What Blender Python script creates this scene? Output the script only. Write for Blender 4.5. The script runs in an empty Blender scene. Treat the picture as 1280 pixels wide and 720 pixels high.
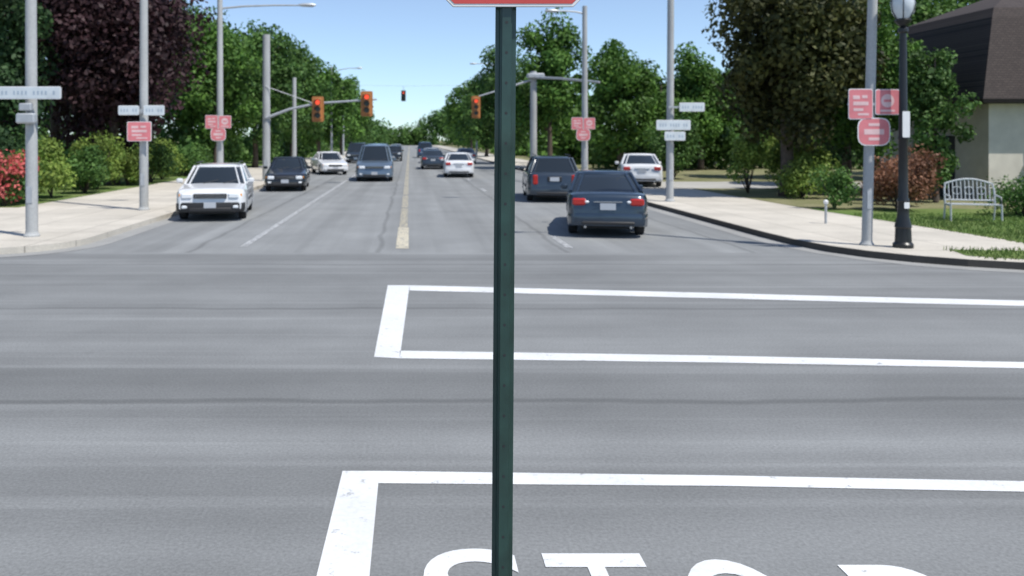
import bpy, math, random
import numpy as np
from mathutils import Vector, Matrix

random.seed(7)
scene = bpy.context.scene
COL = scene.collection

# ------------------------------------------------------------------ materials
def newmat(name, color=(.5,.5,.5), rough=.6, metal=0.0, spec=.5, coat=0.0):
    m = bpy.data.materials.new(name); m.use_nodes = True
    nt = m.node_tree; b = nt.nodes['Principled BSDF']
    b.inputs['Base Color'].default_value = (*color, 1)
    b.inputs['Roughness'].default_value = rough
    b.inputs['Metallic'].default_value = metal
    b.inputs['Specular IOR Level'].default_value = spec
    b.inputs['Coat Weight'].default_value = coat
    b.inputs['Coat Roughness'].default_value = .05
    return m, nt, b

def noise(nt, scale=(1,1,1), detail=4, rough=.55, dist=0.0, use='pos'):
    g = nt.nodes.new('ShaderNodeNewGeometry') if use == 'pos' else nt.nodes.new('ShaderNodeTexCoord')
    mp = nt.nodes.new('ShaderNodeMapping'); mp.inputs['Scale'].default_value = scale
    nt.links.new(g.outputs['Position' if use == 'pos' else 'Object'], mp.inputs['Vector'])
    n = nt.nodes.new('ShaderNodeTexNoise'); n.inputs['Scale'].default_value = 1
    n.inputs['Detail'].default_value = detail; n.inputs['Roughness'].default_value = rough
    n.inputs['Distortion'].default_value = dist
    nt.links.new(mp.outputs['Vector'], n.inputs['Vector'])
    return n.outputs['Fac']

def ramp(nt, fac, stops):
    r = nt.nodes.new('ShaderNodeValToRGB')
    el = r.color_ramp.elements
    while len(el) < len(stops): el.new(.5)
    for e, (p, c) in zip(el, stops):
        e.position = p; e.color = (*c, 1) if len(c) == 3 else c
    nt.links.new(fac, r.inputs['Fac'])
    return r.outputs['Color']

def mul(nt, a, b, fac=1.0, mode='MULTIPLY'):
    m = nt.nodes.new('ShaderNodeMix'); m.data_type = 'RGBA'; m.blend_type = mode
    m.inputs['Factor'].default_value = fac
    nt.links.new(a, m.inputs[6]); nt.links.new(b, m.inputs[7])
    return m.outputs[2]

def bump(nt, b, fac, strength=.3, dist=.01):
    bp = nt.nodes.new('ShaderNodeBump'); bp.inputs['Strength'].default_value = strength
    bp.inputs['Distance'].default_value = dist
    nt.links.new(fac, bp.inputs['Height']); nt.links.new(bp.outputs['Normal'], b.inputs['Normal'])

def g3(v): return (v, v, v)

def varied(name, c, rough=.7, amt=.25, scale=3, **k):
    m, nt, b = newmat(name, c, rough, **k)
    f = noise(nt, (scale,)*3, 5, .6, use='obj')
    lo = tuple(x*(1-amt) for x in c); hi = tuple(min(1, x*(1+amt)) for x in c)
    nt.links.new(ramp(nt, f, [(.3, lo), (.7, hi)]), b.inputs['Base Color'])
    return m

def asphalt(name, base, streak, bands=None):
    m, nt, b = newmat(name, g3(base), .85, spec=.3)
    tint = lambda v: (v*.97, v*1.0, v*1.0)
    fine = ramp(nt, noise(nt, (45, 45, 45), 3, .7), [(.25, g3(.76)), (.75, g3(1.22))])
    st = ramp(nt, noise(nt, streak, 5, .55, .3), [(.3, tint(base*.82)), (.7, tint(base*1.17))])
    blot = ramp(nt, noise(nt, (.5, .5, .5), 6, .6), [(.35, g3(.91)), (.65, g3(1.08))])
    c = mul(nt, mul(nt, st, fine), blot)
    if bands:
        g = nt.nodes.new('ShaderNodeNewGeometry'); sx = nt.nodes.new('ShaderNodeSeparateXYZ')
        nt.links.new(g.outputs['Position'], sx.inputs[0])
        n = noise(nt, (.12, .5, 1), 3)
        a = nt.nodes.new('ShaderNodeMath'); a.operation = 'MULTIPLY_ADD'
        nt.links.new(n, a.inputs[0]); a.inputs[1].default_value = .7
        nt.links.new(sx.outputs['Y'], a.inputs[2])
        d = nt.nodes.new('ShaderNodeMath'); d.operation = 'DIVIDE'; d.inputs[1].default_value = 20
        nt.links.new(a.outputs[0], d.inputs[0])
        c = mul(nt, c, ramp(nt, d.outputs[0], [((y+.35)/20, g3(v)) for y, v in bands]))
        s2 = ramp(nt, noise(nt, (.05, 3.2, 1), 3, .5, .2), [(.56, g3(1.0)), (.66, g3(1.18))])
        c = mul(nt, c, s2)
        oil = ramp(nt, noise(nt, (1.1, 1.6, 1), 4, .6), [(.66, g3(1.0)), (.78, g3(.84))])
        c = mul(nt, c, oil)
    # construction seams (one tar-filled joint every few metres)
    g = nt.nodes.new('ShaderNodeNewGeometry')
    wv = nt.nodes.new('ShaderNodeTexWave'); wv.wave_type = 'BANDS'; wv.bands_direction = 'Y' if bands else 'X'
    wv.inputs['Scale'].default_value = .085; wv.inputs['Distortion'].default_value = .25; wv.inputs['Detail'].default_value = 3; wv.inputs['Detail Scale'].default_value = 6
    wv.inputs['Phase Offset'].default_value = 1.1
    nt.links.new(g.outputs['Position'], wv.inputs['Vector'])
    c = mul(nt, c, ramp(nt, wv.outputs['Fac'], [(.0, g3(.74)), (.0012, g3(1.0))]))
    nt.links.new(c, b.inputs['Base Color'])
    bump(nt, b, noise(nt, (60, 60, 60), 2), .3, .005)
    return m

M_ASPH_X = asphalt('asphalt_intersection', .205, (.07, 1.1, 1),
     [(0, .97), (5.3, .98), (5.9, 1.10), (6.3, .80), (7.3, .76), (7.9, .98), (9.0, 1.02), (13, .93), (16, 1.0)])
M_ASPH_M = asphalt('asphalt_road', .235, (1.3, .03, 1))

def paintmat(name, c, wear=.35):
    m, nt, b = newmat(name, c, .6)
    f = noise(nt, (9, 9, 9), 6, .75)
    w = ramp(nt, f, [(wear-.03, (.2, .2, .2)), (wear+.07, c)])
    g = ramp(nt, noise(nt, (1.2, 1.2, 1.2), 4), [(.3, g3(.82)), (.7, g3(1.0))])
    g2 = ramp(nt, noise(nt, (30, 30, 30), 3), [(.3, g3(.9)), (.6, g3(1.0))])
    nt.links.new(mul(nt, mul(nt, w, g), g2), b.inputs['Base Color'])
    return m
M_WHITE = paintmat('white_road_paint', (.76, .77, .77), .33)
M_WORNW = paintmat('worn_white_paint', (.55, .56, .56), .47)
M_YELLOW = paintmat('worn_yellow_paint', (.62, .56, .42), .42)
M_YELLOW2 = paintmat('faded_yellow_paint', (.52, .46, .32), .47)

def concrete(name, c, joint=None):
    m, nt, b = newmat(name, c, .85, spec=.3)
    f = ramp(nt, noise(nt, (.6, .6, .6), 6, .65), [(.3, tuple(x*.84 for x in c)), (.7, tuple(x*1.1 for x in c))])
    k = ramp(nt, noise(nt, (25, 25, 25), 3, .7), [(.3, g3(.88)), (.7, g3(1.08))])
    c2 = mul(nt, f, k)
    if joint:
        g = nt.nodes.new('ShaderNodeNewGeometry')
        br = nt.nodes.new('ShaderNodeTexBrick'); br.offset = 0
        br.inputs['Scale'].default_value = 1; br.inputs['Mortar Size'].default_value = .012
        br.inputs['Brick Width'].default_value = joint; br.inputs['Row Height'].default_value = joint
        br.inputs['Color1'].default_value = (1, 1, 1, 1); br.inputs['Color2'].default_value = (.9, .9, .9, 1)
        br.inputs['Mortar'].default_value = (.5, .5, .5, 1)
        nt.links.new(g.outputs['Position'], br.inputs['Vector'])
        c2 = mul(nt, c2, br.outputs['Color'])
    nt.links.new(c2, b.inputs['Base Color'])
    return m
M_WALK = concrete('sidewalk_concrete', (.57, .53, .46), 1.5)
M_GUTTER = concrete('gutter_concrete', (.31, .31, .30))
M_KERB_SHADE = concrete('kerb_painted_shade', (.075, .068, .06))  # concrete darkened to carry the shade of the right kerb face
M_DRIVE = concrete('driveway_concrete', (.40, .39, .36))
M_POLE = concrete('pole_concrete', (.42, .43, .43))
M_STEEL = varied('galvanised_steel', (.42, .44, .46), .5, .12, 4, metal=.3)

def grassmat(name, a, b2):
    m, nt, b = newmat(name, a, .95, spec=.1)
    f = ramp(nt, noise(nt, (.7, .7, .7), 6, .7), [(.35, a), (.68, b2)])
    k = ramp(nt, noise(nt, (22, 22, 22), 4, .8), [(.3, g3(.55)), (.7, g3(1.3))])
    nt.links.new(mul(nt, f, k), b.inputs['Base Color'])
    bump(nt, b, noise(nt, (30, 30, 30), 3), .8, .04)
    return m
M_GRASS = grassmat('grass_lawn', (.10, .18, .04), (.20, .24, .09))
M_DRY = grassmat('dry_grass', (.17, .18, .08), (.30, .28, .17))

def leafmat(name, a, b2, trans=.25):
    m = bpy.data.materials.new(name); m.use_nodes = True; nt = m.node_tree
    b = nt.nodes['Principled BSDF']; out = nt.nodes['Material Output']
    b.inputs['Roughness'].default_value = .6; b.inputs['Specular IOR Level'].default_value = .25
    g = nt.nodes.new('ShaderNodeNewGeometry')
    c = ramp(nt, g.outputs['Random Per Island'], [(0, a), (1, b2)])
    k = ramp(nt, noise(nt, (.45, .45, .45), 3), [(.35, g3(.65)), (.65, g3(1.3))])
    c = mul(nt, c, k)
    nt.links.new(c, b.inputs['Base Color'])
    t = nt.nodes.new('ShaderNodeBsdfTranslucent'); nt.links.new(c, t.inputs['Color'])
    mx = nt.nodes.new('ShaderNodeMixShader'); mx.inputs[0].default_value = trans
    nt.links.new(b.outputs[0], mx.inputs[1]); nt.links.new(t.outputs[0], mx.inputs[2])
    nt.links.new(mx.outputs[0], out.inputs['Surface'])
    return m
L_GREEN = leafmat('leaves_green', (.048, .120, .022), (.13, .245, .045))
L_MID = leafmat('leaves_mid_green', (.042, .105, .026), (.11, .205, .045))
L_DARK = leafmat('leaves_dark_green', (.020, .05, .020), (.05, .10, .033))
L_PLUM = leafmat('leaves_plum', (.028, .013, .016), (.058, .028, .032), .15)
L_BRONZE = leafmat('leaves_bronze_green', (.028, .036, .012), (.09, .095, .028), .2)
L_LIME = leafmat('leaves_light_shrub', (.11, .19, .032), (.25, .33, .07))
L_RED = leafmat('flowers_red', (.42, .06, .06), (.60, .17, .15))
L_RUST = leafmat('leaves_rust', (.19, .09, .055), (.34, .17, .10))
L_GRASS = leafmat('grass_blades', (.10, .18, .04), (.20, .27, .08))
M_BARK = varied('bark', (.09, .07, .055), .95, .35, 6)

def carpaint(name, c, metal=.4):
    m, nt, b = newmat(name, c, .32, metal=metal, coat=.9)
    d = ramp(nt, noise(nt, (3, 3, 6), 4, use='obj'), [(.3, tuple(x*.88 for x in c)), (.7, tuple(x*1.06 for x in c))])
    nt.links.new(d, b.inputs['Base Color']); return m
P_WHITE = carpaint('paint_white', (.72, .73, .74), 0)
P_NAVY = carpaint('paint_dark_blue', (.026, .045, .072))
P_SLATE = carpaint('paint_slate', (.035, .05, .07))
P_BLACK = carpaint('paint_black', (.015, .017, .022))
P_SILVER = carpaint('paint_silver', (.36, .39, .43))
P_BLUEG = carpaint('paint_blue_grey', (.13, .18, .24))
P_BLUE = carpaint('paint_blue', (.04, .08, .15))
M_GLASS = newmat('car_glass', (.018, .024, .03), .06, spec=.6)[0]
M_TYRE = varied('tyre_rubber', (.018, .018, .019), .9, .2, 5)
M_TRIM = varied('black_trim', (.022, .022, .024), .6, .2, 5)
M_HUB = newmat('hub_alloy', (.45, .46, .48), .35, metal=.8)[0]
M_LAMPR = newmat('tail_lamp_red', (.42, .02, .015), .2, coat=.5)[0]
M_LAMPW = newmat('head_lamp', (.75, .78, .8), .12, coat=.6)[0]
M_AMBER = newmat('amber_lamp', (.75, .3, .04), .25)[0]
M_PLATE = newmat('number_plate', (.45, .47, .5), .4)[0]
M_CHROME = newmat('chrome', (.6, .61, .63), .15, metal=1)[0]

# ------------------------------------------------------------------ mesh builder
class MB:
    def __init__(s, mats): s.v = []; s.f = []; s.m = []; s.mats = mats
    def idx(s, mat):
        if mat not in s.mats: s.mats.append(mat)
        return s.mats.index(mat)
    def add(s, verts, faces, mat):
        o = len(s.v); s.v += [tuple(p) for p in verts]; i = s.idx(mat)
        for f in faces: s.f.append(tuple(o+k for k in f)); s.m.append(i)
    def box(s, c, d, mat, rot=None, bev=0.0):
        x, y, z = d[0]/2, d[1]/2, d[2]/2
        if bev:
            pl = [(-x+bev, -y), (x-bev, -y), (x, -y+bev), (x, y-bev), (x-bev, y), (-x+bev, y), (-x, y-bev), (-x, -y+bev)]
            sc = lambda p, k: (p[0]*(x-k)/x, p[1]*(y-k)/y)
            rings = [[(*sc(p, bev), -z) for p in pl], [(*p, -z+bev) for p in pl], [(*p, z-bev) for p in pl], [(*sc(p, bev), z) for p in pl]]
            R = rot or Matrix.Identity(3)
            s.loft([[tuple(R @ Vector(q) + Vector(c)) for q in r] for r in rings], mat); return
        vs = [(-x,-y,-z),(x,-y,-z),(x,y,-z),(-x,y,-z),(-x,-y,z),(x,-y,z),(x,y,z),(-x,y,z)]
        R = rot or Matrix.Identity(3)
        s.add([R @ Vector(q) + Vector(c) for q in vs], [(3,2,1,0),(4,5,6,7),(0,1,5,4),(1,2,6,5),(2,3,7,6),(3,0,4,7)], mat)
    def loft(s, rings, mat, cap=True):
        n = len(rings[0]); vs = [p for r in rings for p in r]; fs = []
        for a in range(len(rings)-1):
            for k in range(n):
                k2 = (k+1) % n
                fs.append((a*n+k, a*n+k2, (a+1)*n+k2, (a+1)*n+k))
        if cap:
            fs.append(tuple(reversed(range(n)))); fs.append(tuple((len(rings)-1)*n+k for k in range(n)))
        s.add(vs, fs, mat)
    def path(s, pts, rad, mat, n=12):
        rings = []
        P = [Vector(p) for p in pts]
        for i, p in enumerate(P):
            t = (P[min(i+1, len(P)-1)] - P[max(i-1, 0)]).normalized()
            up = Vector((0, 0, 1)) if abs(t.z) < .95 else Vector((0, 1, 0))
            a = t.cross(up).normalized(); b = a.cross(t).normalized()
            r = rad[i] if hasattr(rad, '__len__') else rad
            rings.append([p + r*(math.cos(2*math.pi*k/n)*a + math.sin(2*math.pi*k/n)*b) for k in range(n)])
        s.loft(rings, mat)
    def lathe(s, c, prof, mat, n=20):
        s.loft([[(c[0]+r*math.cos(2*math.pi*k/n), c[1]+r*math.sin(2*math.pi*k/n), c[2]+z) for k in range(n)] for r, z in prof], mat)
    def prism(s, poly, z0, z1, mat):
        s.loft([[(*p, z0) for p in poly], [(*p, z1) for p in poly]], mat)
    def plate(s, poly, y, th, mat):   # poly in xz, thick along y
        s.loft([[(p[0], y, p[1]) for p in poly], [(p[0], y+th, p[1]) for p in poly]], mat)
    def build(s, name, loc=(0,0,0), rot=0.0, smooth=35):
        me = bpy.data.meshes.new(name); me.from_pydata(s.v, [], s.f)
        for m in s.mats: me.materials.append(m)
        me.polygons.foreach_set('material_index', s.m)
        me.validate()
        import bmesh
        bm = bmesh.new(); bm.from_mesh(me); bmesh.ops.recalc_face_normals(bm, faces=bm.faces); bm.to_mesh(me); bm.free()
        if smooth:
            me.polygons.foreach_set('use_smooth', [True]*len(me.polygons))
            me.set_sharp_from_angle(angle=math.radians(smooth))
        me.update()
        ob = bpy.data.objects.new(name, me); COL.objects.link(ob)
        ob.location = loc; ob.rotation_euler = (0, 0, rot)
        return ob

def sheet(name, polys, z, mat):
    vs = []; fs = []
    for p in polys:
        o = len(vs); vs += [(x, y, z) for x, y in p]; fs.append(tuple(range(o, o+len(p))))
    me = bpy.data.meshes.new(name); me.from_pydata(vs, [], fs); me.materials.append(mat); me.update()
    ob = bpy.data.objects.new(name, me); COL.objects.link(ob); return ob

def rect(x0, y0, x1, y1): return [(x0, y0), (x1, y0), (x1, y1), (x0, y1)]
def slab(name, poly, z0, z1, mat):
    b = MB([mat]); b.prism(poly, z0, z1, mat); return b.build(name, smooth=0)

# ------------------------------------------------------------------ ground, road, sidewalk
KL, KR = -6.8, 8.0
sheet('ground', [rect(-1500, -600, 1500, 2500)], -.03, M_DRY)
sheet('road', [rect(KL-.05, 15.6, KR+.05, 420)], 0, M_ASPH_M)
sheet('intersection_road', [rect(-120, -60, 120, 15.6)], 0, M_ASPH_X)

def arc(cx, cy, r, a0, a1, n=10):
    return [(cx+r*math.cos(math.radians(a0+(a1-a0)*i/n)), cy+r*math.sin(math.radians(a0+(a1-a0)*i/n))) for i in range(n+1)]
Lp = [(KL, 420)] + [(KL, 17.0)] + arc(KL-1.8, 17.0, 1.8, 0, -90, 8)[1:] + [(-120, 15.2), (-120, 420)]
rc = [(10.6, 13.45), (9.7, 13.9), (9.1, 14.35), (8.6, 14.95), (8.25, 15.7), (8.05, 16.8), (KR, 18.2), (KR, 420)]
Rp = [(120, 420), (120, 12.9)] + rc
slab('sidewalk', Lp, -.02, .13, M_WALK)
slab('sidewalk', Rp, -.02, .13, M_WALK)
# strip butted to the right-hand slab, dark colour paints in the kerb face's shade
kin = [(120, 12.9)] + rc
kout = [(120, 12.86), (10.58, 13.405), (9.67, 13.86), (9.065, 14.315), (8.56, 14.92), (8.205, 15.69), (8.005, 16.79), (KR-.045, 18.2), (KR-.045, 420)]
b = MB([M_KERB_SHADE])
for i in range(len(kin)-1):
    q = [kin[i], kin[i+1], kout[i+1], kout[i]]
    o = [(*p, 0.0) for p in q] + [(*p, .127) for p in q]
    b.add(o, [(4, 5, 6, 7), (3, 2, 6, 7)], M_KERB_SHADE)
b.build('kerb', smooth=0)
lg = [(KL, 420), (KL, 17.0)] + arc(KL-1.8, 17.0, 1.8, 0, -90, 8)[1:] + [(-120, 15.2)]
lgo = [(KL+.45, 420), (KL+.45, 17.0)] + arc(KL-1.8, 17.0, 2.25, 0, -90, 8)[1:] + [(-120, 14.75)]
rg = kout
rgo = [(120, 12.5), (10.5, 13.05), (9.45, 13.5), (8.8, 14.0), (8.25, 14.7), (7.85, 15.55), (7.62, 16.7), (KR-.45, 18.2), (KR-.45, 420)]
polys = []
for a, b in ((lg, lgo), (rg, rgo)):
    for i in range(len(a)-1): polys.append([a[i], a[i+1], b[i+1], b[i]])
sheet('gutter', polys, .005, M_GUTTER)
slab('sidewalk', rect(-120, -60, -8, -4), -.02, .13, M_WALK)
slab('sidewalk', rect(9, -60, 120, -4), -.02, .13, M_WALK)
sheet('lawn', [[(12.0, 24), (12.4, 16.2), (11.6, 14.9), (10.2, 15.1), (9.95, 14.3), (10.8, 13.75), (120, 13.2), (120, 24)]], .136, M_GRASS)
sheet('dry_lawn', [rect(12.0, 24, 120, 420)], .1365, M_DRY)
sheet('lawn', [rect(-120, 24.5, -12.0, 420)], .1365, M_GRASS)
sheet('driveway', [rect(8.15, 34.0, 24, 39.5)], .143, M_DRIVE)

# ------------------------------------------------------------------ markings
z = .004
P = []
def band(pl):
    for a, b in zip(pl[:-1], pl[1:]):
        P.append([(a[0], a[1]), (b[0], b[1]), (b[0], b[2]), (a[0], a[2])])
band([(-.0, 11.68, 12.1), (6.0, 10.86, 11.26), (12, 10.1, 10.48)])
band([(-.1, 8.05, 8.34), (3.0, 7.90, 8.16), (6.2, 7.68, 7.90), (12, 7.3, 7.6)])
P.append([(-.36, 8.10), (-.10, 8.05), (0.0, 12.1), (-.33, 12.1)])
band([(-.2, 5.12, 5.31), (2.0, 5.08, 5.24), (4.2, 4.98, 5.14), (10, 4.8, 5.0)])
P.append([(-.50, 2.4), (-.205, 2.4), (-.2, 5.31), (-.445, 5.31)])
sheet('crosswalk_markings', P, z, M_WHITE)
sheet('centre_line', [rect(-.28, 16.2, -.02, 20.1)], z, M_YELLOW)
sheet('centre_line', [rect(-.26, 20.1+i*6, -.05, 20.1+i*6+5.6) for i in range(60)], z, M_YELLOW2)
sheet('lane_line', [rect(-3.5, 16.5, -3.36, 400)], z, M_WORNW)
sheet('lane_line', [rect(3.2, 16.3+i*9, 3.34, 16.3+i*9+2.0) for i in range(35)], z, M_WORNW)

def text_mesh(ch, w, h, offset=.03):
    cu = bpy.data.curves.new('t', 'FONT'); cu.body = ch; cu.offset = offset; cu.resolution_u = 8
    ob = bpy.data.objects.new('tmp', cu); COL.objects.link(ob)
    dg = bpy.context.evaluated_depsgraph_get(); me = bpy.data.meshes.new_from_object(ob.evaluated_get(dg))
    bpy.data.objects.remove(ob)
    co = np.empty(len(me.vertices)*3); me.vertices.foreach_get('co', co); co = co.reshape(-1, 3)
    mn = co.min(0); mx = co.max(0)
    co[:, 0] = (co[:, 0]-mn[0])/(mx[0]-mn[0])*w; co[:, 1] = (co[:, 1]-mn[1])/(mx[1]-mn[1])*h; co[:, 2] = 0
    fs = [tuple(p.vertices) for p in me.polygons]
    return [tuple(c) for c in co], fs
vs = []; fs = []
HT = 1.05
for ch, x, ytop, w in (('S', .07, 4.30, .52), ('T', .70, 4.25, .52), ('O', 1.33, 4.19, .54), ('P', 2.21, 4.135, .44)):
    c, f = text_mesh(ch, w, HT, .0); o = len(vs)
    vs += [(p[0]+x, p[1]+ytop-HT, z+.0002) for p in c]; fs += [tuple(o+k for k in q) for q in f]
me = bpy.data.meshes.new('stop_road_lettering'); me.from_pydata(vs, [], fs); me.materials.append(M_WHITE)
COL.objects.link(bpy.data.objects.new('stop_road_lettering', me))

# ------------------------------------------------------------------ stop sign
M_POSTG = varied('green_post_paint', (.018, .050, .040), .42, .35, 8, coat=.3)
M_SRED = varied('sign_red', (.56, .07, .06), .45, .08, 3)
M_SWHITE = varied('sign_white', (.74, .74, .73), .45, .06, 3)
M_ALU = varied('sign_back_aluminium', (.4, .41, .42), .5, .1, 3)
b = MB([M_POSTG])
hw = .031
prof = [(-hw, .0), (-.017, .0), (-.013, -.022), (.013, -.022), (.017, .0), (hw, .0), (hw, .005), (.021, .005), (.017, -.016), (-.017, -.016), (-.021, .005), (-hw, .005)]
lean = .018
b.loft([[(x-lean*(1-zz/2.6), y, zz) for x, y in prof] for zz in (0, 2.62, 3.45)], M_POSTG)
for i in range(28):
    zz = .12+i*.09
    b.plate([(-lean*(1-zz/2.6)+.0045*math.cos(a*math.pi/4), zz+.0045*math.sin(a*math.pi/4)) for a in range(8)], -.0226, .0004, M_TRIM)
ap = .43; R8 = ap/math.cos(math.pi/8); SX = .018; SZ = 2.594
octa = lambda k: [(R8*k*math.cos(math.pi/8+i*math.pi/4)+SX, SZ+ap+R8*k*math.sin(math.pi/8+i*math.pi/4)) for i in range(8)]
b.plate(octa(1), -.031, .004, M_ALU)
b.plate(octa(.997), -.033, .002, M_SWHITE)
b.plate(octa(.978), -.0345, .0015, M_SRED)
for ch, x in (('S', -.27), ('T', -.125), ('O', .012), ('P', .155)):
    c, f = text_mesh(ch, .115, .27, .03)
    b.add([(p[0]+x+SX, -.0362, SZ+ap-.135+p[1]) for p in c], f, M_SWHITE)
for zz in (2.75, 3.3):
    b.path([(.008, -.043, zz), (.008, -.034, zz)], .011, M_STEEL, 8)
b.build('stop_sign', (.289, 2.4, 0))

# ------------------------------------------------------------------ cars
KINDS = {
 'sedan': dict(L=4.7, W=.89, R=.315, fw=.88, rw=3.72, prof=[(0,.60),(.04,.68),(.25,.75),(1.35,.90),(1.5,.94),(3.7,.99),(4.3,1.0),(4.58,.98),(4.66,.93),(4.7,.82)], gh=(1.28,2.05,3.12,3.98), roof=1.45),
 'suv': dict(L=4.75, W=.94, R=.36, fw=.9, rw=3.75, prof=[(0,.74),(.05,.88),(.25,.95),(1.2,1.02),(4.6,1.06),(4.7,1.02),(4.75,.92)], gh=(1.15,1.75,4.2,4.60), roof=1.62),
 'wagon': dict(L=4.5, W=.93, R=.34, fw=.9, rw=3.6, prof=[(0,.68),(.05,.78),(.25,.86),(1.2,.96),(4.35,1.0),(4.45,.97),(4.5,.86)], gh=(1.12,1.80,3.95,4.4), roof=1.50),
 'van': dict(L=4.9, W=.99, R=.35, fw=.9, rw=3.9, prof=[(0,.72),(.05,.84),(.3,.96),(.95,1.08),(4.8,1.12),(4.9,.95)], gh=(.9,1.65,4.6,4.82), roof=1.95),
}
def car(name, kind, paint, loc, rot=0.0, rails=True):
    k = KINDS[kind]; L, W, R = k['L'], k['W'], k['R']; b = MB([paint, M_GLASS, M_TRIM])
    ys = sorted(set([0, .02, .05, .1, .17, .25, .35] + [L-e for e in (0, .02, .05, .1, .17, .25, .35)] + list(np.arange(.4, L-.38, .07))))
    px, pz = [p[0] for p in k['prof']], [p[1] for p in k['prof']]
    rings = []
    def plan(y):
        e = min(y, L-y); return W*(1-.13*max(0, 1-e/.4)**2.2)
    for y in ys:
        e = min(y, L-y); w = plan(y); zt = float(np.interp(y, px, pz)); zb = .24+.10*max(0, 1-e/.3)**2
        arch = zb
        for yw in (k['fw'], k['rw']):
            Ra = R+.055
            if abs(y-yw) < Ra: arch = max(arch, R+math.sqrt(Ra**2-(y-yw)**2))
        hi = max(zt-.11, arch+.05)
        h = [(0, zb), (w-.27, zb), (w-.27, arch), (w-.02, arch), (w, arch+.03), (w*1.0, (arch+.03+hi)/2), (w*.985, hi), (w*.94, zt-.02), (w*.8, zt+.005), (w*.4, zt+.02), (0, zt+.025)]
        ring = [(x, y-L/2, zz) for x, zz in h] + [(-x, y-L/2, zz) for x, zz in reversed(h[1:-1])]
        rings.append(ring)
    b.loft(rings, paint)
    g0, g1, g2, g3_, roof = *k['gh'], k['roof']
    zb0 = float(np.interp(g0, px, pz)); zb1 = float(np.interp(g3_, px, pz))
    wb, wt = W*.90, W*.70
    def gring(t, out=0.0):
        ya = g0+(g1-g0)*t - L/2 - out; yb = g3_+(g2-g3_)*t - L/2 + out; w = wb+(wt-wb)*t**1.15+out
        za = zb0-.02+(roof-.07-zb0+.02)*t; zc = zb1-.02+(roof-.07-zb1+.02)*t
        bow = .12; c = .14
        return [(-w, ya+c+bow, za), (-w+c, ya+.03, za), (0, ya-.03, za), (w-c, ya+.03, za), (w, ya+c+bow, za), (w, (ya+yb)/2, (za+zc)/2), (w, yb-c-bow, zc), (w-c, yb-.03, zc), (0, yb+.03, zc), (-w+c, yb-.03, zc), (-w, yb-c-bow, zc), (-w, (ya+yb)/2, (za+zc)/2)]
    b.loft([gring(t) for t in (0, .25, .5, .75, 1)], M_GLASS)
    top = gring(1, .012)
    def rr(s, dz): 
        cy = (g1+g2)/2-L/2
        return [(p[0]*s, cy+(p[1]-cy)*s, p[2]+dz) for p in top]
    b.loft([rr(1.0, -.045), rr(1.01, -.01), rr(.95, .03), rr(.8, .055), rr(.4, .07)], paint)
    lo, up = gring(0, .008), gring(1, .008)
    def pil(i, wdt):
        A, B = Vector(lo[i]), Vector(up[i])
        b.path([A, A.lerp(B, .5), B], wdt, paint, 6)
    for i in (0, 4): pil(i, .035)
    for i in (6, 10): pil(i, .05)
    for i in (5, 11): pil(i, .03)
    for i in (1, 3, 7, 9): pil(i, .022)
    if kind != 'sedan' and rails:
        for s in (-1, 1):
            b.path([(s*wt*.93, g1-L/2+.25, roof+.035), (s*wt*.93, g2-L/2-.15, roof+.035)], .018, M_TRIM, 6)
    for yw in (k['fw'], k['rw']):
        for s in (-1, 1):
            xo = s*(W-.02)
            def wr(r, x): return [(xo-s*x, yw-L/2+r*math.cos(2*math.pi*q/22), R+r*math.sin(2*math.pi*q/22)) for q in range(22)]
            b.loft([wr(R*.7, .22), wr(R*.97, .21), wr(R, .18), wr(R, .04), wr(R*.95, .01), wr(R*.66, .0)], M_TYRE)
            b.loft([wr(R*.66, .02), wr(R*.64, -.006), wr(R*.55, .012), wr(R*.2, .004), wr(R*.12, -.008)], M_HUB)
            b.box((s*(W-.15), yw-L/2, R+.15), (.2, R*1.5, .1), M_TRIM)
    for s in (-1, 1):
        b.box((s*(W+.07), g0-L/2+.35, zb0+.09), (.18, .10, .13), paint, bev=.03)
        b.box((s*(W+.004), .05, .52), (.02, L*.42, .06), M_TRIM)
    def bumper(front, z0, z1, mat):
        s = -1 if front else 1; y0 = s*L/2; w = W
        pl = [(-w*.985, y0-s*.38), (-w*.985, y0-s*.18), (-w*.90, y0-s*.02), (-w*.7, y0+s*.045), (0, y0+s*.065), (w*.7, y0+s*.045), (w*.90, y0-s*.02), (w*.985, y0-s*.18), (w*.985, y0-s*.38)]
        def rg_(k_, zz): return [(x*k_, y0-s*.38+(y-(y0-s*.38))*k_, zz) for x, y in pl]
        b.loft([rg_(.97, z0), rg_(1.0, z0+.04), rg_(1.0, z1-.04), rg_(.975, z1)], mat)
    bumper(True, .26, .52, M_TRIM if kind == 'wagon' else paint); bumper(False, .28, .56, paint)
    b.box((0, -L/2-.06, .33), (W*1.2, .05, .10), M_TRIM, bev=.02)
    b.box((0, L/2+.055, .345), (W*1.3, .05, .07), M_TRIM, bev=.02)
    # underbody
    b.box((0, 0, .21), (W*1.3, L*.8, .08), M_TRIM)
    zf = pz[1]
    b.box((0, -L/2-.0, zf-.09), (W*.95, .08, .13), M_TRIM, bev=.02)
    for q in range(3): b.box((0, -L/2-.045, zf-.13+q*.04), (W*.9, .012, .010), M_CHROME)
    for s in (-1, 1):
        b.box((s*W*.665, -L/2+.035, zf-.085), (W*.32, .13, .15), M_LAMPW, bev=.03)
        b.box((s*W*.86, -L/2+.12, zf-.085), (.07, .16, .12), M_AMBER, bev=.02)
        b.box((s*W*.72, -L/2-.035, .40), (.15, .05, .08), M_LAMPW, bev=.02)
    b.box((0, -L/2-.078, .45), (.32, .015, .15), M_PLATE)
    zr = pz[-2]
    hz = .16 if kind == 'sedan' else .34
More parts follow.
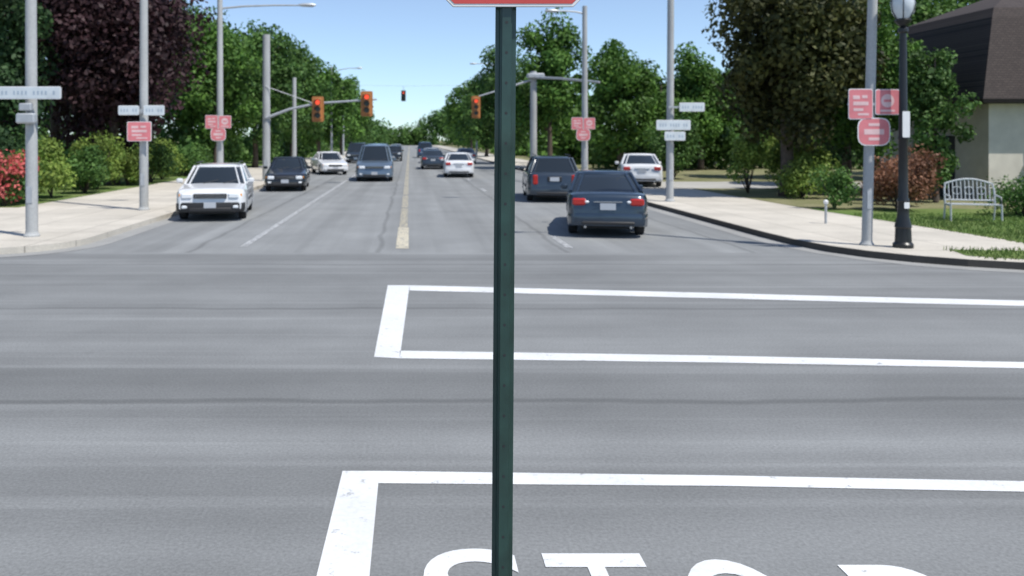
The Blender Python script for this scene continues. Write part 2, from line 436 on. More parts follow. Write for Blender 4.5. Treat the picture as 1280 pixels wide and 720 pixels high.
    for s in (-1, 1):
        b.box((s*W*.71, L/2-.03, zr-.10-hz/2+.06), (W*.34 if kind == 'sedan' else .17, .12, hz), M_LAMPR, bev=.03)
        if kind == 'sedan': b.box((s*W*.52, L/2-.02, zr-.12), (.10, .10, .06), M_LAMPW, bev=.02)
    if kind == 'sedan':
        b.box((0, L/2+.005, zr-.115), (W*.70, .04, .02), M_CHROME)
        b.box((0, L/2+.012, zr-.22), (.34, .03, .15), M_PLATE)
        b.box((0, L/2-.32, zr+.055), (W*1.35, .05, .015), paint)
        for s in (-1, 1): b.path([(s*.5, L/2+.02, .25), (s*.5, L/2-.3, .25)], .03, M_CHROME, 8)
    else:
        b.box((0, L/2+.005, zr-.19), (.5, .05, .18), M_TRIM, bev=.02)
        b.box((0, L/2+.032, zr-.19), (.32, .015, .14), M_PLATE)
    for s in (-.3, .25):
        b.path([(s, g0-L/2-.03, zb0+.02), (s+.4, g0-L/2+.10, zb0+.12)], .008, M_TRIM, 5)
    return b.build(name, loc, rot, smooth=38)

PI = math.pi
car('white_station_wagon', 'wagon', P_WHITE, (-5.68, 23.75, 0), math.radians(8))
car('dark_car', 'sedan', P_BLACK, (-5.5, 36.3, 0), math.radians(5))
car('white_car', 'sedan', P_WHITE, (-5.3, 52.5, 0), math.radians(16))
car('blue_grey_minivan', 'van', P_BLUEG, (-1.9, 44.5, 0), .02)
car('blue_van', 'van', P_BLUE, (-2.3, 56, 0), 0)
car('white_car', 'sedan', P_WHITE, (2.95, 48.9, 0), PI-.03)
car('dark_car', 'sedan', P_SLATE, (1.75, 62, 0), PI)
car('silver_car', 'sedan', P_SILVER, (2.1, 78, 0), PI)
car('dark_suv', 'suv', P_SLATE, (5.3, 30.3, 0), PI-.10)
car('blue_sedan', 'sedan', P_NAVY, (4.88, 20.2, 0), PI-.19)
car('dark_car', 'suv', P_BLACK, (-1.7, 85, 0), 0)
car('dark_van', 'van', P_BLUE, (1.9, 100, 0), PI)
car('dark_van', 'van', P_SLATE, (-5.1, 78, 0), 0)
car('silver_car', 'suv', P_SILVER, (-1.9, 115, 0), 0)
car('silver_car', 'sedan', P_SILVER, (5.2, 75, 0), PI)
car('white_car', 'sedan', P_WHITE, (10.6, 37.0, .145), PI*.93)

# ------------------------------------------------------------------ poles
def pole(name, x, y, h, r0, r1, mat=M_POLE, lean=(0, 0), arm=None, cap=True):
    b = MB([mat])
    b.path([(0, 0, .1), (lean[0]*.5, 0, h*.5), (lean[0], 0, h)], [r0, (r0+r1)/2, r1], mat, 16)
    b.lathe((0, 0, .1), [(r0*1.35, 0), (r0*1.35, .03), (r0*1.1, .06), (r0*1.03, .10)], mat, 16)
    b.box((0, -r0*.9, 1.0), (r0*.9, r0*.3, .35), M_STEEL)
    if arm:
        dx, z0, z1, ln = arm
        b.path([(0, 0, z0), (dx*.3, 0, z0+(z1-z0)*.7), (dx*.7, 0, z1), (dx, 0, z1)], [.05, .045, .04, .035], M_STEEL, 8)
        s = 1 if dx > 0 else -1
        b.loft([[(dx+s*t*ln, wy, z1+zz) for wy, zz in ((-a, 0), (-a*.7, c), (a*.7, c), (a, 0), (a*.6, -e), (-a*.6, -e))] for t, a, c, e in ((0, .05, .05, .03), (.3, .13, .08, .06), (.8, .15, .08, .07), (1, .06, .04, .02))], M_STEEL)
    return b.build(name, (x, y, .03))

pole('utility_pole', -8.12, 17.2, 10.5, .125, .10, M_POLE, (-.04, 0), (-2.2, 9.6, 10.2, .7))
pole('utility_pole', -7.87, 23.7, 11, .13, .10, M_POLE, (0, 0), (2.3, 10.2, 10.8, .7))
pole('street_light_pole', -8.7, 36.7, 8.8, .17, .12, M_POLE, (0, 0), (3.6, 8.2, 8.35, .8))
pole('utility_pole', -7.25, 40.5, 7.5, .20, .19, M_POLE)
pole('utility_pole', -8.0, 55.5, 6.5, .16, .14, M_POLE)
pole('street_light_pole', 8.8, 40.2, 8.9, .17, .12, M_POLE, (0, 0), (-1.3, 8.5, 8.65, .7))
pole('utility_pole', 8.55, 55.2, 6.9, .24, .22, M_POLE)
pole('utility_pole', 8.78, 27, 10.5, .125, .10, M_POLE, (.05, 0), (-2.2, 9.6, 10.2, .7))
pole('utility_pole', 9.0, 15.75, 9.5, .095, .08, M_POLE, (.22, 0), (-2.0, 8.8, 9.3, .7))
pole('street_light_pole', -8.3, 85, 10, .13, .09, M_STEEL, (0, 0), (2.6, 9.2, 9.8, .7))
pole('street_light_pole', 9.3, 80, 10, .13, .09, M_STEEL, (0, 0), (-2.6, 9.2, 9.8, .7))

M_SBLUE = varied('sign_pale_blue', (.58, .63, .66), .45, .1, 3)
M_PINK = varied('sign_faded_red', (.66, .20, .22), .5, .12, 3)
M_PINKL = varied('sign_faded_pink', (.72, .50, .50), .5, .12, 3)
M_DKB = varied('sign_lettering', (.36, .43, .5), .5, .1)

def rrect(cx, cz, w, h, r=.04):
    pts = []
    for sx, sz, a in ((1, 1, 0), (-1, 1, 90), (-1, -1, 180), (1, -1, 270)):
        for i in range(4):
            t = math.radians(a+i*30); pts.append((cx+sx*(w/2-r)+r*math.cos(t), cz+sz*(h/2-r)+r*math.sin(t)))
    return pts
def disc(cx, cz, r, n=20): return [(cx+r*math.cos(2*PI*i/n), cz+r*math.sin(2*PI*i/n)) for i in range(n)]

def sign_plate(b, cx, cz, w, h, style, y=-.0):
    b.plate(rrect(cx, cz, w, h), y, .006, M_ALU)
    b.plate(rrect(cx, cz, w*.985, h*.985), y-.003, .003, M_SWHITE)
    if style == 'red2':
        b.plate(rrect(cx, cz, w*.94, h*.94), y-.006, .003, M_PINK)
        b.plate(disc(cx, cz+h*.05, min(w, h)*.27), y-.009, .003, M_PINKL)
        b.plate(rrect(cx, cz+h*.05, w*.30, h*.10, .01), y-.012, .003, M_PINK)
        b.plate(rrect(cx, cz-h*.34, w*.6, h*.08, .008), y-.009, .003, M_PINKL)
    elif style == 'red':
        b.plate(rrect(cx, cz, w*.94, h*.94), y-.006, .003, M_PINK)
        for dx_, dz_, ww, hh in ((-.18, .22, .28, .12), (.16, .24, .22, .10), (0, .02, .62, .12), (-.1, -.18, .4, .09), (.1, -.33, .45, .07)):
            b.plate(rrect(cx+dx_*w, cz+dz_*h, w*ww, h*hh, .008), y-.009, .003, M_PINKL)
    elif style == 'name':
        b.plate(rrect(cx, cz, w*.96, h*.86, .02), y-.006, .003, M_SBLUE)
        n = int(w/.10)
        for i in range(n):
            if i % 5 == 3: continue
            b.plate(rrect(cx-w*.42+(i+.5)*w*.84/n, cz, w*.84/n*.5, h*.30, .004), y-.009, .003, M_DKB)
def round_sign(b, cz, r):
    pl = lambda k: rrect(0, cz, r*2.05*k, r*1.75*k, r*.5*k)
    b.plate(pl(1), 0, .006, M_SWHITE); b.plate(pl(.93), -.003, .003, M_PINK)
    b.plate(rrect(0, cz, r*1.25, r*.34, .01), -.006, .003, M_PINKL); b.plate(rrect(0, cz+r*.45, r*.7, r*.18, .01), -.006, .003, M_PINKL); b.plate(rrect(0, cz-r*.45, r*.7, r*.18, .01), -.006, .003, M_PINKL)
def brackets(b, zs, y=.004, depth=.14):
    for zz in zs: b.box((0, y+depth/2, zz), (.05, depth, .04), M_STEEL)

b = MB([M_ALU])
sign_plate(b, -.26, 2.90, .48, .60, 'red'); sign_plate(b, .26, 2.94, .48, .50, 'red2')
round_sign(b, 2.36, .31)
b.box((0, .02, 2.9), (1.0, .03, .05), M_STEEL); b.box((0, .05, 2.36), (.05, .1, .04), M_STEEL)
b.build('traffic_sign', (9.05, 15.75-.16, 0))
b = MB([M_ALU]); sign_plate(b, 0, 2.45, .72, .58, 'red'); brackets(b, (2.3, 2.6)); b.build('traffic_sign', (-7.92, 23.7-.26, 0))
b = MB([M_ALU]); sign_plate(b, -.36, 3.07, .62, .28, 'name'); sign_plate(b, .38, 3.07, .62, .30, 'name'); b.box((0, .04, 3.07), (.5, .03, .08), M_STEEL); brackets(b, (3.0,)); b.build('street_name_sign', (-7.87, 23.7-.26, 0))
for X_, Y_ in ((-8.7, 36.37), (8.66, 39.88)):
    b = MB([M_ALU]); sign_plate(b, -.30, 3.02, .58, .62, 'red'); sign_plate(b, .30, 3.02, .58, .58, 'red2'); b.box((0, .02, 3.0), (1.1, .03, .05), M_STEEL)
    round_sign(b, 2.46, .34); brackets(b, (2.9, 2.5)); b.build('traffic_sign', (X_, Y_, 0))
b = MB([M_ALU]); sign_plate(b, 0, 3.2, 1.5, .27, 'name'); b.box((0, .03, 3.2), (1.2, .02, .05), M_STEEL); b.box((-.02, .05, 2.66), (.40, .16, .22), M_STEEL, bev=.03); b.box((-.02, .03, 2.90), (.26, .12, .16), M_STEEL, bev=.02)
brackets(b, (3.2, 2.66)); b.build('street_name_sign', (-8.12, 17.2-.26, 0))
b = MB([M_ALU]); sign_plate(b, 0, 2.70, 1.15, .34, 'name'); sign_plate(b, .05, 2.33, .7, .3, 'name'); sign_plate(b, .62, 3.3, .85, .30, 'name')
b.box((.3, .04, 3.3), (.9, .03, .06), M_STEEL); brackets(b, (2.62, 2.25, 3.3)); b.build('street_name_sign', (8.82, 27-.26, 0))

# traffic signals
M_SIGY = varied('signal_housing_ochre', (.42, .17, .05), .5, .12, 4)
def signal_lens(name, c, e):
    m, nt, bb = newmat(name, c, .3); bb.inputs['Emission Color'].default_value = (*c, 1); bb.inputs['Emission Strength'].default_value = e; return m
M_LRED = signal_lens('signal_lens_red', (.9, .08, .03), 1.1)
M_LOFF = newmat('signal_lens_off', (.03, .04, .03), .3)[0]
def head(b, x, z, y=0, mat=M_SIGY, hz=1.05):
    b.box((x, y, z), (.36, .22, hz), mat, bev=.03)
    b.plate(rrect(x, z, .60, hz+.22, .08), y+.02, .01, mat)
    for i, m in enumerate((M_LRED, M_LOFF, M_LOFF)):
        zz = z+hz*.32*(1-i)
        b.plate(disc(x, zz, .12), y-.125, .02, m)
        n = 10; r0 = .14
        ang = [math.radians(-20+220*q/n) for q in range(n+1)]
        inn = [(x+r0*math.cos(a), zz+r0*math.sin(a)) for a in ang]; outr = [(x+(r0+.012)*math.cos(a), zz+(r0+.012)*math.sin(a)) for a in ang]
        for q in range(n):
            pl = [inn[q], inn[q+1], outr[q+1], outr[q]]
            b.plate(pl, y-.32, .21, M_TRIM)
b = MB([M_STEEL])
b.path([(0, 0, 3.3), (1.2, 0, 3.75), (2.6, 0, 4.05), (5.6, 0, 4.25)], [.075, .07, .06, .045], M_STEEL, 10)
b.path([(0, 0, 4.9), (2.4, 0, 4.05)], .02, M_STEEL, 6)
head(b, 2.65, 3.75, -.18); head(b, 5.1, 4.02, -.18)
b.box((2.65, -.05, 4.03), (.06, .12, .1), M_STEEL); b.box((5.1, -.05, 4.2), (.06, .12, .1), M_STEEL)
b.build('traffic_signal', (-7.25, 40.3, 0))
b = MB([M_STEEL])
b.path([(0, 0, 6.4), (-1.5, 0, 5.9), (-3.8, 0, 5.2)], [.09, .07, .05], M_STEEL, 10)
head(b, -4.0, 4.45, -.2, hz=1.3); b.path([(-3.8, 0, 5.2), (-4.0, -.1, 5.15), (-4.0, -.15, 4.9)], .03, M_STEEL, 6)
b.box((.1, -.1, 6.6), (1.2, .5, .35), M_STEEL, bev=.08)
b.path([(0, 0, 6.5), (1.2, -3, 6.2), (2.6, -8, 5.6)], [.09, .08, .07], M_STEEL, 8)
b.build('traffic_signal', (8.55, 55, 0))
b = MB([M_STEEL]); b.path([(-9, 0, 9.4), (-1, 0, 9.3), (8.5, 0, 9.4)], .015, M_STEEL, 6); head(b, -1.1, 8.0, -.1, M_TRIM, 1.2); b.path([(-1.1, -.1, 9.3), (-1.1, -.1, 8.6)], .03, M_STEEL, 6); b.path([(-9, 0, 0), (-9, 0, 9.6)], .12, M_STEEL, 8); b.path([(8.5, 0, 0), (8.5, 0, 9.6)], .12, M_STEEL, 8)
b.build('traffic_signal', (.3, 105, 0))

# black ornamental street lamp
M_BLK = varied('black_cast_iron', (.012, .013, .014), .38, .3, 6)
M_FROST = varied('lamp_frosted_glass', (.62, .66, .68), .25, .05)
b = MB([M_BLK])
b.lathe((0, 0, 0), [(.18, .13), (.18, .20), (.145, .24), (.13, .50), (.15, .53), (.14, .58), (.105, .72), (.095, 1.0), (.11, 1.03), (.085, 1.1), (.08, 2.2), (.095, 2.23), (.078, 2.28), (.06, 4.25), (.09, 4.28), (.09, 4.34), (.05, 4.38), (.12, 4.45), (.15, 4.5), (.12, 4.53)], M_BLK, 16)
for i in range(8):
    a = i*PI/4; b.path([(.135*math.cos(a), .135*math.sin(a), .24), (.125*math.cos(a), .125*math.sin(a), .50)], .013, M_BLK, 5)
b.lathe((0, 0, 0), [(.11, 4.53), (.19, 4.66), (.215, 4.82), (.19, 4.98), (.13, 5.08)], M_FROST, 16)
b.lathe((0, 0, 0), [(.2, 5.06), (.21, 5.09), (.13, 5.17), (.05, 5.24), (.03, 5.3), (.04, 5.33), (.001, 5.42)], M_BLK, 16)
for i in range(6):
    a = i*PI/3; b.path([(.12*math.cos(a), .12*math.sin(a), 4.52), (.205*math.cos(a), .205*math.sin(a), 4.68), (.23*math.cos(a), .23*math.sin(a), 4.82), (.205*math.cos(a), .205*math.sin(a), 4.98), (.15*math.cos(a), .15*math.sin(a), 5.08)], .009, M_BLK, 5)
b.plate(rrect(0, 2.5, .14, .5, .02), -.10, .006, M_SWHITE); b.plate(rrect(0, .95, .10, .12, .02), -.12, .006, M_SWHITE)
b.build('street_lamp', (9.5, 15.4, 0))

# wrought garden bench, painted pale grey, on the lawn
M_BEN = varied('bench_grey_paint', (.48, .50, .51), .5, .15, 5)
b = MB([M_BEN])
for s in (-1, 1):
    b.path([(s*.55, -.28, .0), (s*.55, -.26, .42), (s*.55, -.24, .62), (s*.55, .16, .66)], .022, M_BEN, 8)
    b.path([(s*.55, .26, .0), (s*.55, .18, .42), (s*.55, .24, .78), (s*.52, .28, .95)], .022, M_BEN, 8)
    b.path([(s*.55, -.26, .40), (s*.55, .18, .40)], .02, M_BEN, 8)
for i in range(6): b.box((0, -.24+i*.085, .43), (1.14, .06, .02), M_BEN)
arcp = [(-.54+1.08*i/12, .28, .93+.13*math.sin(PI*i/12)) for i in range(13)]
b.path(arcp, .024, M_BEN, 8); b.path([(-.54, .20, .52), (.54, .20, .52)], .02, M_BEN, 8)
for i in range(1, 12): b.path([(-.54+1.08*i/12, .20, .52), arcp[i]], .013, M_BEN, 6)
for cx in (-.27, 0, .27):
    b.path([(cx+.10*math.cos(2*PI*k/12), .245, .76+.10*math.sin(2*PI*k/12)) for k in range(13)], .012, M_BEN, 6)
b.build('garden_bench', (14.35, 20.4, .136), math.radians(-18))
b = MB([M_STEEL]); b.path([(0, 0, .1), (0, 0, .62)], .03, M_STEEL, 8); b.lathe((0, 0, .62), [(.05, 0), (.06, .06), (.03, .1)], M_SWHITE, 8); b.build('utility_marker', (10.3, 19.8, 0))

# ------------------------------------------------------------------ house
M_STUCCO = varied('cream_stucco', (.60, .56, .48), .9, .1, 2)
M_ROOF, nt, bb = newmat('dark_shingles', (.03, .025, .025), .9)
g = nt.nodes.new('ShaderNodeTexCoord'); br = nt.nodes.new('ShaderNodeTexBrick'); br.inputs['Scale'].default_value = 3
br.inputs['Color1'].default_value = (.045, .033, .030, 1); br.inputs['Color2'].default_value = (.06, .045, .04, 1); br.inputs['Mortar'].default_value = (.015, .013, .013, 1)
mp = nt.nodes.new('ShaderNodeMapping'); mp.inputs['Rotation'].default_value = (PI/2, 0, 0)
nt.links.new(g.outputs['Object'], mp.inputs[0]); nt.links.new(mp.outputs[0], br.inputs['Vector']); nt.links.new(br.outputs['Color'], bb.inputs['Base Color'])
M_WIN = newmat('window_glass', (.03, .04, .05), .08)[0]
M_FRAME = varied('window_frame', (.6, .6, .58), .5, .05)
house = bpy.data.objects.new('house', None); COL.objects.link(house)
def child(ob): ob.parent = house; return ob
X0, X1, Y0, Y1 = 19.4, 31, 26.8, 33
b = MB([M_STUCCO]); b.prism(rect(X0, Y0, X1, Y1), .1, 3.6, M_STUCCO); b.prism(rect(X0-.05, Y0-.05, X1+.05, Y1+.05), .1, .55, concrete('foundation', (.3, .29, .27))); child(b.build('walls', smooth=0))
b = MB([M_ROOF])
def rr2(o, z): return [(X0+o, Y0+o, z), (X1-o, Y0+o, z), (X1-o, Y1-o, z), (X0+o, Y1-o, z)]
b.loft([rr2(-.6, 3.42), rr2(-.65, 3.55), rr2(.45, 6.4), rr2(.65, 6.75), rr2(2.6, 7.6)], M_ROOF)
child(b.build('roof', smooth=0))
b = MB([M_ROOF]); b.plate([(22, 3.5), (26, 3.5), (24, 7.6)], 24.7, 3.5, M_ROOF); child(b.build('front_gable', smooth=0))
b = MB([M_STUCCO]); b.plate([(22.35, 3.4), (25.65, 3.4), (24, 6.8)], 24.68, .015, M_STUCCO); b.prism(rect(22.3, 24.75, 25.7, 26.5), .1, 3.5, M_STUCCO); child(b.build('gable_wall', smooth=0))
b = MB([M_FRAME])
for cx, cy in ((21.4, Y0), (24, 24.75), (28.3, Y0)):
    b.box((cx, cy-.03, 2.1), (1.5, .10, 1.5), M_FRAME); b.box((cx-.34, cy-.085, 2.1), (.58, .02, 1.3), M_WIN); b.box((cx+.34, cy-.085, 2.1), (.58, .02, 1.3), M_WIN); b.box((cx, cy-.08, 1.3), (1.7, .2, .08), M_FRAME)
b.box((X0-.03, 29, 1.25), (.1, 1.1, 2.2), M_TRIM)
child(b.build('windows', smooth=0))
b = MB([M_ROOF]); b.box((27, 31, 7.4), (.9, .9, 2), varied('brick', (.25, .12, .09), .9)); child(b.build('chimney', smooth=0))

# ------------------------------------------------------------------ foliage
rng = np.random.default_rng(11)
def leaves(cent, rad, n, size, flat=1.0):
    k = len(cent); N = k*n
    d = rng.normal(size=(N, 3)); d /= np.linalg.norm(d, axis=1)[:, None]
    r = rng.random(N)**(1/2.2)
    c = np.repeat(cent, n, 0); rr = np.repeat(rad, n)
    p = c + d*(r*rr)[:, None]*np.array([1, 1, flat])
    nn = d*.8 + rng.normal(size=(N, 3))*.6 + np.array([0, 0, .25]); nn /= np.linalg.norm(nn, axis=1)[:, None]
    a = np.cross(nn, rng.normal(size=(N, 3))); a /= np.linalg.norm(a, axis=1)[:, None]
    b = np.cross(nn, a); s = size*(.6+.8*rng.random(N))[:, None]*.5
    v = np.stack([p-a*s, p-b*s*.62, p+a*s, p+b*s*.62], 1).reshape(-1, 3)
    return v
def mesh_with_leaves(name, wood, v, leaf, loc=(0, 0, 0)):
    wv = np.array(wood.v).reshape(-1, 3) if wood and wood.v else np.zeros((0, 3)); nw = len(wv)
    wf = wood.f if wood else []
    nq = len(v)//4
    allv = np.concatenate([wv, v]); me = bpy.data.meshes.new(name)
    loops = [i for f in wf for i in f]; starts = []; o = 0
    for f in wf: starts.append(o); o += len(f)
    lp = np.concatenate([np.array(loops, dtype=np.int32), nw+np.arange(nq*4, dtype=np.int32)])
    st = np.concatenate([np.array(starts, dtype=np.int32), o+4*np.arange(nq, dtype=np.int32)])
    me.vertices.add(len(allv)); me.vertices.foreach_set('co', allv.astype(np.float32).ravel())
    me.loops.add(len(lp)); me.loops.foreach_set('vertex_index', lp.astype(np.int32))
    me.polygons.add(len(st)); me.polygons.foreach_set('loop_start', st.astype(np.int32))
    me.materials.append(M_BARK); me.materials.append(leaf)
    me.polygons.foreach_set('material_index', np.concatenate([np.zeros(len(wf), np.int32), np.ones(nq, np.int32)]))
    me.update(calc_edges=True); me.validate()
    ob = bpy.data.objects.new(name, me); COL.objects.link(ob); ob.location = loc; return ob

def tree(name, x, y, h, rx, z0, leaf, nl=13000, size=.22, clumps=44, tr=.2, lean=0.0, pointy=0.0):
    b = MB([M_BARK]); cz = (h+z0)/2; rz = (h-z0)/2
    cs = []; rs = []
    while len(cs) < clumps:
        d = rng.normal(size=3); d /= np.linalg.norm(d); q = .3+.58*rng.random()
        zz = d[2]*q; wfac = 1 - pointy*max(0, zz)
        cs.append((d[0]*q*rx*wfac+lean*zz, d[1]*q*rx*wfac, cz+zz*rz*1.05)); rs.append(rx*(.22+.20*rng.random()))
    cs = np.array(cs); rs = np.array(rs)
    top = h*.8
    b.path([(0, 0, 0), (.04, .02, z0*.6), (-.05, .03, cz), (0, 0, top)], [tr*1.35, tr, tr*.65, tr*.15], M_BARK, 10)
    for c in cs[:20]:
        zs = max(z0*.75, min(c[2]-.3*rx, top*.9)); s = Vector((0, 0, zs)); e = Vector(c)
        m = s.lerp(e, .5)+Vector((0, 0, .08*rx)); b.path([s, m, e], [tr*.38, tr*.22, tr*.06], M_BARK, 5)
    v = leaves(cs, rs, nl//clumps, size)
    return mesh_with_leaves(name, b, v, leaf, (x, y, .1))

def shrub(name, x, y, r, h, leaf, nl=2500, size=.11, clumps=14, elong=1.0):
    cs = np.array([((rng.random()-.5)*1.2*r, (rng.random()-.5)*1.2*r*elong, (.25+.5*rng.random())*h) for _ in range(clumps)])
    rs = np.full(clumps, min(r, h)*.42)*(.8+.4*rng.random(clumps))
    b = MB([M_BARK])
    for c in cs[:8]: b.path([(0, 0, 0), tuple(c)], [.03, .01], M_BARK, 5)
    v = leaves(cs, rs, nl//clumps, size); v[:, 2] = np.maximum(v[:, 2], .02)
    return mesh_with_leaves(name, b, v, leaf, (x, y, .12))

# left side
tree('dark_green_tree', -17.2, 32, 11.5, 3.4, .9, L_DARK, 15000, .24)
tree('plum_tree', -13.7, 37, 12.5, 3.9, .9, L_PLUM, 30000, .25, 80, .25)
tree('plum_tree', -18.2, 41, 12.5, 3.6, 1.0, L_PLUM, 14000, .28, 50, .25)
tree('maple_tree', -12.1, 50, 10.9, 3.2, 1.0, L_GREEN, 18000, .27, 60, pointy=.3)
tree('maple_tree', -15.8, 56, 13.2, 4.2, 1.2, L_MID, 16000, .32, 55)
tree('maple_tree', -11.6, 60, 12.0, 3.4, 1.2, L_MID, 15000, .30, 55, pointy=.2)
tree('maple_tree', -10.3, 70, 11.6, 3.5, 1.4, L_MID, 14000, .32, 50, pointy=.3)
tree('maple_tree', -9.8, 86, 11.6, 3.9, 1.4, L_GREEN, 13000, .36, pointy=.3)
tree('maple_tree', -9.6, 112, 12.0, 4.4, 1.3, L_GREEN, 10000, .42)
tree('maple_tree', -11, 150, 12.5, 5.0, 1.3, L_MID, 8000, .5)
# right side
tree('maple_tree', 8.9, 74, 10.8, 3.8, 1.4, L_MID, 14000, .32, 50, pointy=.2)
tree('maple_tree', 10.5, 60, 11.6, 3.3, 1.2, L_GREEN, 15000, .29, 55, pointy=.15)
tree('linden_tree', 13.4, 51, 8.9, 3.0, .8, L_GREEN, 15000, .26, 50, pointy=.5)
tree('linden_tree', 17.0, 54, 7.4, 2.5, .8, L_MID, 11000, .27, pointy=.4)
tree('linden_tree', 20.0, 55, 8.6, 2.8, .8, L_GREEN, 13000, .27, pointy=.3)
tree('maple_tree', 9.6, 100, 11.5, 4.2, 1.4, L_MID, 10000, .40)
tree('maple_tree', 10.8, 140, 12.5, 4.8, 1.4, L_GREEN, 8000, .5)
tree('bronze_maple_tree', 13.9, 29.5, 9.9, 2.9, 1.5, L_BRONZE, 30000, .21, 70, .23)
tree('maple_tree', 25.5, 41, 12, 4.0, 1.0, L_GREEN, 17000, .28, 55)
tree('maple_tree', 21.0, 43, 11, 3.3, .9, L_MID, 14000, .28, 50)
tree('dark_green_tree', 19.6, 35.9, 8.6, 2.3, .5, L_DARK, 13000, .22, 45)
tree('maple_tree', 17.3, 29.9, 8.8, 1.9, .7, L_GREEN, 15000, .17, 50, .12)
tree('cedar_tree', 17.35, 26.4, 6.0, 1.15, .2, L_MID, 11000, .13, 46, .1, pointy=.7)
tree('maple_tree', 33.0, 46, 13, 4.5, 1.2, L_DARK, 13000, .32)
for i, (y, r, h, lf) in enumerate([(26.5, 1.1, 2.0, L_LIME), (28.6, 1.1, 2.5, L_LIME), (31.0, 1.0, 2.0, L_MID), (33.3, 1.2, 2.7, L_LIME), (36.3, 1.1, 2.0, L_LIME), (39, 1.3, 2.2, L_MID), (42, 1.4, 2.3, L_LIME), (46, 1.4, 2.0, L_MID)]):
    shrub('shrub', -13.0+(i % 3)*.2, y, r, h, lf, 4200, .13, 18)
shrub('flowering_shrub', -12.65, 25.0, .95, 1.9, L_RED, 1800, .12); shrub('shrub', -12.9, 25.4, 1.05, 1.8, L_MID, 2600, .12)
shrub('shrub', -14.6, 28, 1.3, 2.8, L_DARK, 3200, .14); shrub('shrub', -15, 31, 1.4, 2.6, L_DARK, 3200, .15)
# right shrubs
shrub('shrub', 14.0, 42.5, 1.6, 3.9, L_MID, 5500, .17, 24)
shrub('shrub', 15.8, 33, 1.3, 2.8, L_LIME, 4500, .14, 18)
shrub('shrub', 13.2, 31.2, 1.0, 2.6, L_LIME, 3600, .12)
shrub('shrub', 14.0, 28.6, 1.1, 1.6, L_LIME, 3000, .11)
shrub('rust_shrub', 14.3, 23.4, 1.15, 2.15, L_RUST, 4600, .10, 20)
shrub('rust_shrub', 15.6, 25.2, .9, 1.8, L_RUST, 2600, .10, 14)
shrub('shrub', 12.7, 23.9, .7, 1.4, L_MID, 2200, .09)
shrub('hedge', 16.4, 21.5, 1.1, 1.25, L_MID, 6000, .07, 24)
shrub('hedge', 18.1, 21.9, 1.2, 1.25, L_MID, 6000, .07, 24)

def mass(name, pts, leaf, size, n, k=9):
    cs = []; rs = []
    for x, y, h, r in pts:
        for _ in range(k):
            cs.append((x+rng.normal()*r*.45, y+rng.normal()*r*.4, .5+rng.random()**.8*(h-r*.7))); rs.append(r*(.42+.2*rng.random()))
    return mesh_with_leaves(name, None, leaves(np.array(cs), np.array(rs), n, size), leaf)
pts = [(-21-i*5+rng.normal(), 60+rng.normal()*5, 10+rng.random()*4, 4.5) for i in range(10)] + [(-13.5-rng.random()*4, 95+i*22, 11+rng.random()*3, 4.8) for i in range(9)]
mass('distant_trees', pts, L_MID, .65, 150, 12)
pts = [(16+i*5+rng.normal(), 72+rng.normal()*4, 7.0+rng.random()*2.5, 4) for i in range(10)] + [(13+rng.random()*4, 105+i*22, 9.5+rng.random()*2.5, 4.6) for i in range(9)]
mass('distant_trees', pts, L_GREEN, .65, 150, 12)
pts = [(-15+i*6.5, 330+rng.normal()*6, [12, 9, 9, 13, 17, 19, 17, 13][i], 7) for i in range(8)]
mass('distant_trees', pts, L_MID, 1.1, 220, 12)
mass('hedgerow', [(-14.5-rng.random()*1.5, 48+i*5, 3.2, 2.2) for i in range(14)] + [(-17-i*3.2, 46+rng.random()*2, 3.4, 2.4) for i in range(8)], L_MID, .35, 170, 7)
mass('hedgerow', [(14.5+rng.random()*2.5, 62+i*6, 3.2, 2.3) for i in range(9)] + [(14.5+i*2.9, 57+rng.random()*2, 3.4, 2.3) for i in range(9)], L_MID, .38, 170, 7)

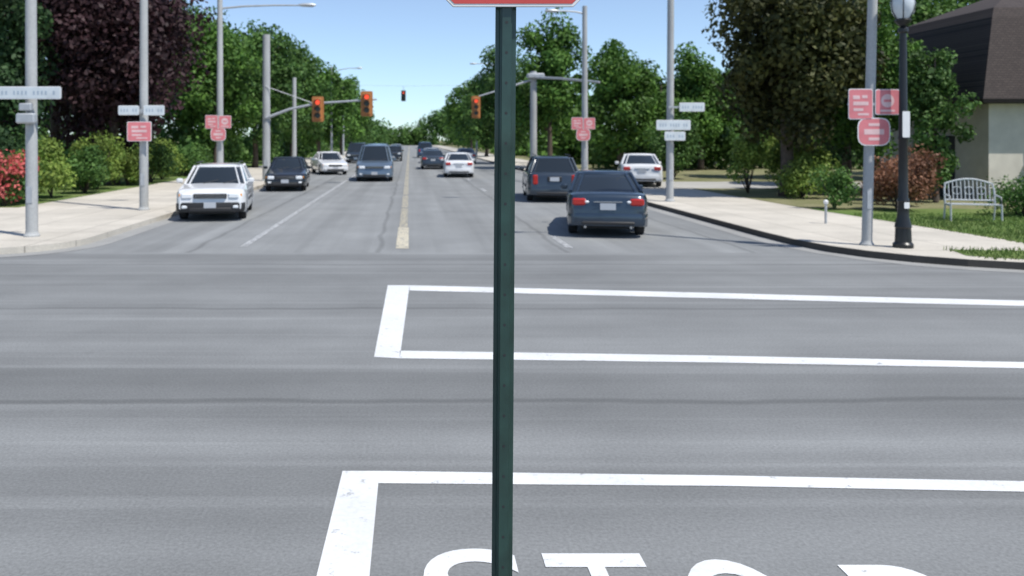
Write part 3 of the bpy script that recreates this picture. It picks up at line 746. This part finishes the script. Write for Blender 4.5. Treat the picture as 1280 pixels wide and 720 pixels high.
N = 16000
px_ = 10.0+rng.random(N)*7.5; py_ = 13.6+rng.random(N)*8.5
keep = ~((px_ < 12.2) & (py_ > 15.0)) & ((py_ - 13.75) > -(px_-10.8)*.01)
px_, py_ = px_[keep], py_[keep]; n = len(px_)
a = rng.random(n)*6.28; hgt = .04+.05*rng.random(n); w = .012
base = np.stack([px_, py_, np.full(n, .135)], 1); dx = np.stack([np.cos(a)*w, np.sin(a)*w, np.zeros(n)], 1)
tip = base + np.stack([rng.normal(size=n)*.03, rng.normal(size=n)*.03, hgt], 1)
v = np.stack([base-dx, base+dx, tip+dx*.3, tip-dx*.3], 1).reshape(-1, 3)
mesh_with_leaves('grass', None, v, L_GRASS)

# ------------------------------------------------------------------ light, world, camera
el = math.radians(60); sd = Vector((.78, -.62, 0)).normalized()
sun = bpy.data.lights.new('sun', 'SUN'); sun.energy = 5.0; sun.angle = math.radians(.5); sun.color = (1, .96, .89)
so = bpy.data.objects.new('sun', sun); COL.objects.link(so)
dirv = Vector((sd.x*math.cos(el), sd.y*math.cos(el), math.sin(el)))
so.rotation_euler = dirv.to_track_quat('Z', 'Y').to_euler(); so.location = dirv*60
w = bpy.data.worlds.new('World'); scene.world = w; w.use_nodes = True; nt = w.node_tree
sk = nt.nodes.new('ShaderNodeTexSky'); sk.sky_type = 'NISHITA'; sk.sun_disc = False
sk.sun_elevation = el; sk.sun_rotation = math.atan2(sd.x, sd.y)
sk.air_density = .9; sk.dust_density = 0.0; sk.ozone_density = 4
rgb = nt.nodes.new('ShaderNodeRGB'); rgb.outputs[0].default_value = (.72, .94, 1.10, 1)
hs = nt.nodes.new('ShaderNodeHueSaturation'); hs.inputs['Saturation'].default_value = .76; hs.inputs['Value'].default_value = 1.0
nt.links.new(mul(nt, sk.outputs[0], rgb.outputs[0]), hs.inputs['Color'])
nt.links.new(hs.outputs[0], nt.nodes['Background'].inputs[0]); nt.nodes['Background'].inputs[1].default_value = .145

cam = bpy.data.cameras.new('camera'); co = bpy.data.objects.new('camera', cam); COL.objects.link(co)
co.location = (0, 0, 2.2); co.rotation_euler = (math.radians(90), 0, 0)
cam.sensor_width = 36; cam.lens = 36*1000/1280
cam.shift_x = (640-512)/1280; cam.shift_y = -(360-175)/1280
cam.clip_start = .05; cam.clip_end = 5000
cam.dof.use_dof = True; cam.dof.focus_distance = 2.6; cam.dof.aperture_fstop = 4.0
scene.camera = co
scene.view_settings.view_transform = 'Standard'; scene.view_settings.look = 'None'; scene.view_settings.exposure = 0
